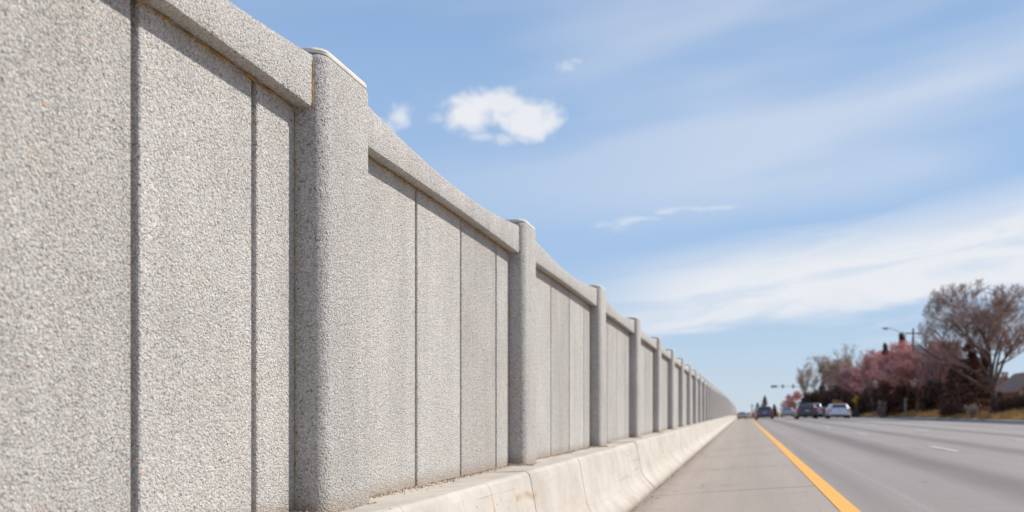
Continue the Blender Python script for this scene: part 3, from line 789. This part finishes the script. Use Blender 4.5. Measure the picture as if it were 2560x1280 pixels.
# ------------------------------------------------------------------ house
stucco = simple('tan_stucco', (.52, .36, .24), (.44, .30, .20), 1.5)
roofm = simple('brown_shingle_roof', (.33, .215, .16), (.24, .155, .115), 5)
trimw = simple('house_trim', (.50, .42, .38), (.42, .35, .31), 4)
glass = simple('dark_window_glass', (.03, .035, .045), None, 1, rough=.08, spec=.6)
def house(u, z, veave, vridge, wpx, label, seed):
    x, y, g = base_at(u, z); He = hgt(veave, z, g); Hr = hgt(vridge, z, g); W = wpx * z / F; D = 9.0
    t = empty('house', (x, y, g), 0, label, 'house')
    b = MB(); b.box(-W / 2, W / 2, 0, D, 0, He)
    b.poly([(-W / 2, 0, He), (W / 2, 0, He), (0, 0, Hr - .15)]); b.poly([(W / 2, D, He), (-W / 2, D, He), (0, D, Hr - .15)])
    b.build('wall', stucco, t)
    b = MB()
    for s_ in (-1, 1):
        xo = s_ * (W / 2 + .5); zo = He - .5 * (Hr - He) / (W / 2)
        p = [(0, -.6, Hr), (xo, -.6, zo), (xo, D + .6, zo), (0, D + .6, Hr)]
        q = [(a, c, d - .22) for a, c, d in p]
        b.poly(p); b.poly(q[::-1])
        for i in range(4): b.poly([p[i], q[i], q[(i + 1) % 4], p[(i + 1) % 4]])
    r = b.build('roof', roofm, t)
    b = MB(); b.box(W * .2, W * .2 + .7, D * .4, D * .4 + .7, He + .2, Hr + .7); b.build('chimney', trimw, r, bevel=.03)
    for wx in (-W * .27, W * .2):
        for zz in ((He * .25, He * .25 + 1.2), (He * .66, He * .66 + 1.1)):
            b = MB(); b.box(wx - .7, wx + .7, -.06, .04, *zz); f = b.build('window', trimw, t)
            b = MB(); b.box(wx - .6, wx - .04, -.075, -.063, zz[0] + .1, zz[1] - .1); b.box(wx + .04, wx + .6, -.075, -.063, zz[0] + .1, zz[1] - .1); b.build('pane', glass, f)
    b = MB(); b.box(-.5, .45, -.07, .02, .02, 2.1); dd = b.build('door', darksteel, t, bevel=.02)
    b = MB(); b.box(.3, .36, -.12, -.072, 1.0, 1.1); b.build('handle', steel, dd)
house(2600, 96, 968, 925, 92, 'tan stucco house with a brown gabled roof at the right edge', 1)
house(2512, 112, 975, 940, 64, 'lower brown roofed house between the bare tree and the tan house', 2)

# ------------------------------------------------------------------ cars
tyre = simple('tyre_rubber', (.025, .025, .027), None, 5, rough=.9)
rimm = simple('alloy_rim', (.40, .41, .43), (.28, .29, .31), 5, rough=.35, metal=.8)
under_m = simple('dark_underbody', (.02, .02, .022), None, 5)
carglass = mat('tinted_car_glass', (.05, .06, .075), .06, .8).m
tail = mat('red_tail_lamp', (.62, .035, .03), .25, .5).m
tailp = mat('clear_pink_tail_lamp', (.70, .38, .34), .25, .5).m
platem = simple('licence_plate', (.62, .63, .66), (.55, .56, .60), 9, rough=.4)
def paint(name, c, metal=.25):
    k_ = mat(name, c, .32, .5, metal); k_.b.inputs['Coat Weight'].default_value = .6; k_.b.inputs['Coat Roughness'].default_value = .06
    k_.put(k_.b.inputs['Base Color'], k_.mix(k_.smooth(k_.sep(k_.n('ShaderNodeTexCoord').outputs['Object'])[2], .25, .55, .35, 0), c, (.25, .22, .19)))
    return k_.m
def car(name, u, z, W, H, L, kind, m, label, lamp, rz=0.0, tall_lamp=False):
    x, y = at(u, z); g = gz(x, y)
    sl = math.atan((gz(x + .7, y) - gz(x - .7, y)) / 1.4)
    t = empty(name, (x, y, g), rz, label, 'car', 'cars driving away on the road'); t.rotation_euler = (0, -sl, rz)
    w = W / 2; s_ = H / 1.45
    if kind == 'hatch':
        low = [(.10, .26), (.02, .34), (0, .55), (.03, .70), (.10, .98), (.35, 1.0), (L - 1.1, .96), (L - .25, .80), (L - .03, .68), (L, .45), (L - .06, .28)]
        cab = [(.07, .95), (.42, 1.40), (L * .62, 1.40), (L - 1.15, .95)]
    elif kind == 'sedan':
        low = [(.10, .26), (.02, .34), (0, .56), (.04, .86), (.14, .97), (.9, .99), (L - 1.25, .93), (L - .25, .78), (L - .03, .66), (L, .45), (L - .06, .28)]
        cab = [(.72, .95), (1.35, 1.40), (L * .58, 1.41), (L - 1.45, .92)]
    else:
        low = [(.08, .26), (.0, .34), (0, .55), (.02, .80), (.06, 1.0), (.35, 1.02), (L - 1.1, .94), (L - .2, .84), (L - .03, .70), (L, .45), (L - .06, .28)]
        cab = [(.05, .98), (.22, 1.40), (L * .66, 1.42), (L - 1.15, .92)]
    low = [(a, c * s_) for a, c in low]; cab = [(a, c * s_) for a, c in cab]
    n_ = len(low)
    b = MB()
    rings = []
    for f, ins in ((-1, .09), (-.97, .02), (-.93, 0), (.93, 0), (.97, .02), (1, .09)):
        cy = L / 2; cz = .6 * s_
        rings.append([(f * w, cy + (a - cy) * (1 - ins * .55), cz + (c - cz) * (1 - ins)) for a, c in low])
    ring_loft(b, rings); body = b.build('body', m, t, bevel=.05, seg=3, fix=True, smooth=True)
    mm = body.modifiers.new('e', 'EDGE_SPLIT'); mm.split_angle = R(50)
    wb, wt = w * .90, w * .70
    def cp(i, sx, out=0):
        a, c = cab[i]; return (sx * ((wb if i in (0, 3) else wt) + out), a, c)
    b = MB(); P = [cp(i, -1) for i in range(4)] + [cp(i, 1) for i in range(4)]
    b.add(P, [(0, 1, 2, 3), (7, 6, 5, 4), (0, 4, 5, 1), (1, 5, 6, 2), (2, 6, 7, 3), (3, 7, 4, 0)])
    b.build('cabin', m, t, bevel=.07 * s_, seg=3, fix=True, smooth=True)
    def win(nm, q, c0, c1, r0, r1):
        Q = [Vector(p) for p in q]; nn = (Q[1] - Q[0]).cross(Q[3] - Q[0]).normalized()
        def I(a, c): return (Q[0] * (1 - a) + Q[1] * a) * (1 - c) + (Q[3] * (1 - a) + Q[2] * a) * c
        f = [I(c0, r0) + nn * .012, I(c1, r0) + nn * .012, I(c1, r1) + nn * .012, I(c0, r1) + nn * .012]; bk = [p - nn * .03 for p in f]
        bb_ = MB(); bb_.poly(f); bb_.poly(bk[::-1])
        for i in range(4): bb_.poly([f[i], bk[i], bk[(i + 1) % 4], f[(i + 1) % 4]])
        return bb_.build(nm, carglass, t, bevel=.012)
    win('rear_window', [cp(0, -1), cp(0, 1), cp(1, 1), cp(1, -1)], .10, .90, .16, .88)
    win('windscreen', [cp(3, 1), cp(3, -1), cp(2, -1), cp(2, 1)], .08, .92, .12, .9)
    for (a0, a1) in ((.12, .48), (.52, .86)):
        win('side_window', [cp(0, 1), cp(3, 1), cp(2, 1), cp(1, 1)], a0, a1, .15, .86)
        win('side_window', [cp(3, -1), cp(0, -1), cp(1, -1), cp(2, -1)], 1 - a1, 1 - a0, .15, .86)
    lw = .13 * W if tall_lamp else .17 * W
    z0, z1 = ((.62, .98) if tall_lamp else (.70, .90))
    for sx in (-1, 1):
        b = MB(); xa, xb = sx * (w - .03), sx * (w - .03 - lw)
        b.box(min(xa, xb), max(xa, xb), -.012, .12, z0 * s_, z1 * s_); b.build('tail_lamp', lamp, t, bevel=.025)
    b = MB(); b.box(-w * .93, w * .93, -.05, .10, .36 * s_, .56 * s_); b.build('rear_bumper', m, t, bevel=.04)
    b = MB(); b.box(-w * .85, w * .85, .03, L - .1, .19 * s_, .34 * s_); b.build('underbody', under_m, t)
    b = MB(); b.box(-.17, .17, -.03 if kind != 'sedan' else -.015, .0, .70 * s_, .80 * s_); b.build('licence_plate', platem, t)
    rw = .32
    for sx in (-1, 1):
        for yy in (.78, L - .85):
            b = MB(); xo, xi = sx * (w - .005), sx * (w - .20)
            b.tube([(xi, yy, rw), (sx * (w - .17), yy, rw), (sx * (w - .03), yy, rw), (xo + sx * .012, yy, rw)], [rw * .93, rw, rw, rw * .93], 20)
            wh = b.build('wheel', tyre, t, smooth=False)
            b = MB(); b.tube([(xo - sx * .02, yy, rw), (xo + sx * .022, yy, rw)], [rw * .66, rw * .60], 14); b.build('rim', rimm, wh)
            b = MB(); b.tube([(sx * (w - .02), yy, rw + .02), (sx * (w + .004), yy, rw + .02)], [rw * 1.16, rw * 1.16], 20); b.build('wheel_arch', under_m, t)
        b = MB(); yb = cab[3][0] - .35
        b.box(min(sx * w * .92, sx * (w + .16)), max(sx * w * .92, sx * (w + .16)), yb, yb + .12, .93 * s_, 1.07 * s_); b.build('mirror', m, t, bevel=.03)
    return t
pw = paint('white_silver_paint', (.66, .68, .76)); pd = paint('dark_grey_paint', (.05, .052, .065)); ps = paint('silver_paint', (.36, .38, .44))
pn = paint('navy_grey_paint', (.085, .085, .12)); pb = paint('blue_silver_paint', (.33, .38, .46)); pt = paint('pale_tan_paint', (.70, .56, .46), 0); pr = paint('dark_red_paint', (.36, .06, .04), 0)
car('hatchback_car', 2099, 78, 1.88, 1.40, 4.2, 'hatch', pw, 'white silver hatchback in the right lane, nearest the trees', tailp, tall_lamp=True)
car('dark_car', 2019, 80, 1.88, 1.50, 4.6, 'hatch', pd, 'dark grey car with bright red tail lamps left of the white hatchback', tail)
car('silver_car', 2036, 97, 1.88, 1.68, 4.5, 'hatch', ps, 'silver car half hidden ahead of the dark grey car', tail)
car('dark_car', 1913, 98, 1.95, 1.52, 4.7, 'suv', pn, 'boxy dark navy sport utility car close to the yellow line', tail, rz=.02)
car('blue_car', 1970, 128, 1.80, 1.45, 4.5, 'sedan', pb, 'light blue grey sedan between the dark navy car and the dark grey car', tail)
car('far_car', 1856, 172, 1.80, 1.45, 4.5, 'sedan', ps, 'distant silver sedan right beside the end of the wall', tail)
car('far_car', 1871, 200, 1.80, 1.45, 4.5, 'sedan', pt, 'distant pale tan car right of the distant silver sedan', tailp)
car('far_car', 1884, 215, 1.80, 1.50, 4.5, 'hatch', pr, 'distant red car showing left of the dark navy car', tail)

# ------------------------------------------------------------------ sky and sun
SUN_EL, SUN_A = R(41), R(30)          # A: angle from +X towards +Y
sd = Vector((math.cos(SUN_EL) * math.cos(SUN_A), math.cos(SUN_EL) * math.sin(SUN_A), math.sin(SUN_EL)))
L_ = bpy.data.lights.new('sun', 'SUN'); L_.energy = 5.0; L_.angle = R(.53); L_.color = (1.0, .945, .865)
so_ = bpy.data.objects.new('sun', L_); link(so_); so_.rotation_euler = (-sd).to_track_quat('-Z', 'Y').to_euler()
W_ = bpy.data.worlds.new('World'); bpy.context.scene.world = W_; W_.use_nodes = True
nt = W_.node_tree; k = NT(nt); bg = nt.nodes['Background']
sky = k.n('ShaderNodeTexSky', sky_type='NISHITA'); sky.sun_disc = False
sky.sun_elevation = SUN_EL; sky.sun_rotation = math.pi / 2 - SUN_A
sky.air_density = 1.0; sky.dust_density = 1.2; sky.ozone_density = 1.6; sky.altitude = 1500
d = k.n('ShaderNodeTexCoord').outputs['Generated']
x, y, z = k.sep(d)
DEG = 57.29578
A = k.math('MULTIPLY', k.math('ARCTAN2', x, y), DEG)
E = k.math('MULTIPLY', k.math('ARCSINE', z), DEG)
# cirrus streaks: tilted, very stretched noise
Et = k.math('SUBTRACT', E, k.math('MULTIPLY', A, .10))
nz = k.noise(k.comb(k.math('MULTIPLY', A, .028), k.math('MULTIPLY', Et, .15), 12.4), 1, 3, .45, .15)
nf = k.noise(k.comb(k.math('MULTIPLY', A, .10), k.math('MULTIPLY', Et, .55), 7.7), 1, 5, .55, .8)
nn = k.math('ADD', k.math('MULTIPLY', nz, .65), k.math('MULTIPLY', nf, .35))
def band(c0, slope, half_lo, half_hi, amp):
    "soft band around elevation c0+slope*A"
    e = k.math('SUBTRACT', E, k.math('ADD', k.math('MULTIPLY', A, slope), c0))
    e = k.math('ADD', e, k.math('MULTIPLY', k.math('SUBTRACT', nf, .5), 3.0))
    a_ = k.smooth(e, -half_lo, 0, 0, 1); b_ = k.smooth(e, 0, half_hi, 1, 0)
    return k.math('MULTIPLY', k.math('MULTIPLY', a_, b_), amp)
azr = k.smooth(A, -14, -1, .0, 1)
wv = k.math('MULTIPLY', k.math('SUBTRACT', nf, .5), 2.6)
e1 = k.math('ADD', k.math('SUBTRACT', E, k.math('ADD', k.math('MULTIPLY', A, .10), 5.35)), wv)      # above the lower edge
e2 = k.math('ADD', k.math('SUBTRACT', E, k.math('ADD', k.math('MULTIPLY', A, .13), 8.5)), wv)       # above the bright core
body = k.math('MULTIPLY', k.smooth(e1, -.5, .9), k.smooth(e2, 0, 3.6, 1, 0))
m1 = k.math('MULTIPLY', body, k.math('MULTIPLY', azr, k.smooth(nf, .34, .56, .62, .97)))
m2 = k.math('MULTIPLY', k.math('MULTIPLY', k.smooth(e1, -2.2, -.6), k.smooth(e1, -.6, .6, 1, 0)), k.math('MULTIPLY', azr, k.smooth(nf, .44, .62, 0, .35)))
veil = k.math('MULTIPLY', k.smooth(nz, .36, .66), k.smooth(E, 10, 15, .0, 1))
veil = k.math('MULTIPLY', veil, k.smooth(A, -32, 10, .10, .50))
def puff(a0, e0, ha, he, sc, amp, seed, soft=1.0):
    da = k.math('DIVIDE', k.math('SUBTRACT', A, a0), ha); de = k.math('DIVIDE', k.math('SUBTRACT', E, e0), he)
    r = k.math('SQRT', k.math('ADD', k.math('MULTIPLY', da, da), k.math('MULTIPLY', de, de)))
    q = k.noise(k.comb(k.math('MULTIPLY', A, sc), k.math('MULTIPLY', E, sc * 1.25), seed), 1, 5, .55, .3)
    v = k.math('ADD', k.math('SUBTRACT', 1, r), k.math('MULTIPLY', k.math('SUBTRACT', q, .5), 1.75))
    return k.math('MULTIPLY', k.smooth(v, 0.0, soft), amp)
pf = puff(-17.9, 19.3, 2.8, 1.85, .42, 1.0, 1.3, .7)
for args in ((-14.3, 19.0, 2.7, 1.6, .5, .98, 4.4, .75), (-16.0, 19.9, 2.5, 1.2, .5, .95, 7.4, .75), (-14.6, 17.8, 2.4, .6, .9, .6, 8.8, .9), (-12.6, 19.2, 1.2, 1.1, .9, .6, 3.3, 1.1), (-17.2, 17.9, 1.8, .5, .9, .55, 5.8, 1.0),
             (-20.0, 18.9, 1.3, .6, 1.0, .45, 2.9, 1.2), (-22.6, 18.9, 1.3, 1.0, .8, .8, 2.2, 1.0), (-23.8, 18.3, 1.2, .6, .9, .6, 6.1, 1.0), (-11.4, 21.9, 1.4, .8, 1.1, .5, 5.3, 1.1), (-10.8, 22.3, .9, .35, 1.1, .5, 5.9, 1.0)):
    pf = k.math('MAXIMUM', pf, puff(*args))
# one thin broken streak rising to the right
es = k.math('SUBTRACT', E, k.math('ADD', 12.0, k.math('MULTIPLY', k.smooth(A, -10.5, -4), 1.15)))
ns = k.noise(k.comb(k.math('MULTIPLY', A, .45), k.math('MULTIPLY', E, 1.3), 4.7), 1, 5, .6, .3)
es = k.math('ADD', es, k.math('MULTIPLY', k.math('SUBTRACT', ns, .5), 1.0))
wd = k.smooth(A, -10.5, -1, .95, .36)
stk = k.smooth(k.math('DIVIDE', k.math('ABSOLUTE', es), wd), 0, 1.0, 1, 0)
stk = k.math('MULTIPLY', k.math('MULTIPLY', stk, k.math('MULTIPLY', k.smooth(A, -11.5, -8.8), k.smooth(A, -1.2, .8, 1, 0))), k.smooth(ns, .36, .62, .10, .60))
pf = k.math('MAXIMUM', pf, stk)
mk = k.math('MAXIMUM', k.math('MAXIMUM', m1, m2), k.math('MAXIMUM', veil, pf))
sc_ = k.math('MULTIPLY', mk, k.smooth(E, .5, 5, .3, .95))
grad = k.ramp(k.math('DIVIDE', E, 90), [(0, (.60, .69, .80)), (.045, (.50, .65, .82)), (.13, (.37, .555, .83)), (.24, (.325, .50, .785)), (.32, (.24, .40, .69)), (.5, (.12, .24, .49)), (1, (.07, .15, .36))])
skyc = k.mix(.9, sky.outputs[0], k.mix(1, grad, (10, 10, 10), 'MULTIPLY'))
ccol = (8.5, 8.65, 9.0)
fin = k.mix(sc_, skyc, ccol)
k.put(bg.inputs['Color'], fin); bg.inputs['Strength'].default_value = .10

sc = bpy.context.scene
sc.view_settings.view_transform = 'Standard'; sc.view_settings.look = 'None'; sc.view_settings.exposure = 0; sc.view_settings.gamma = 1
sc.render.engine = 'CYCLES'
sc.render.resolution_x = 1024; sc.render.resolution_y = 512
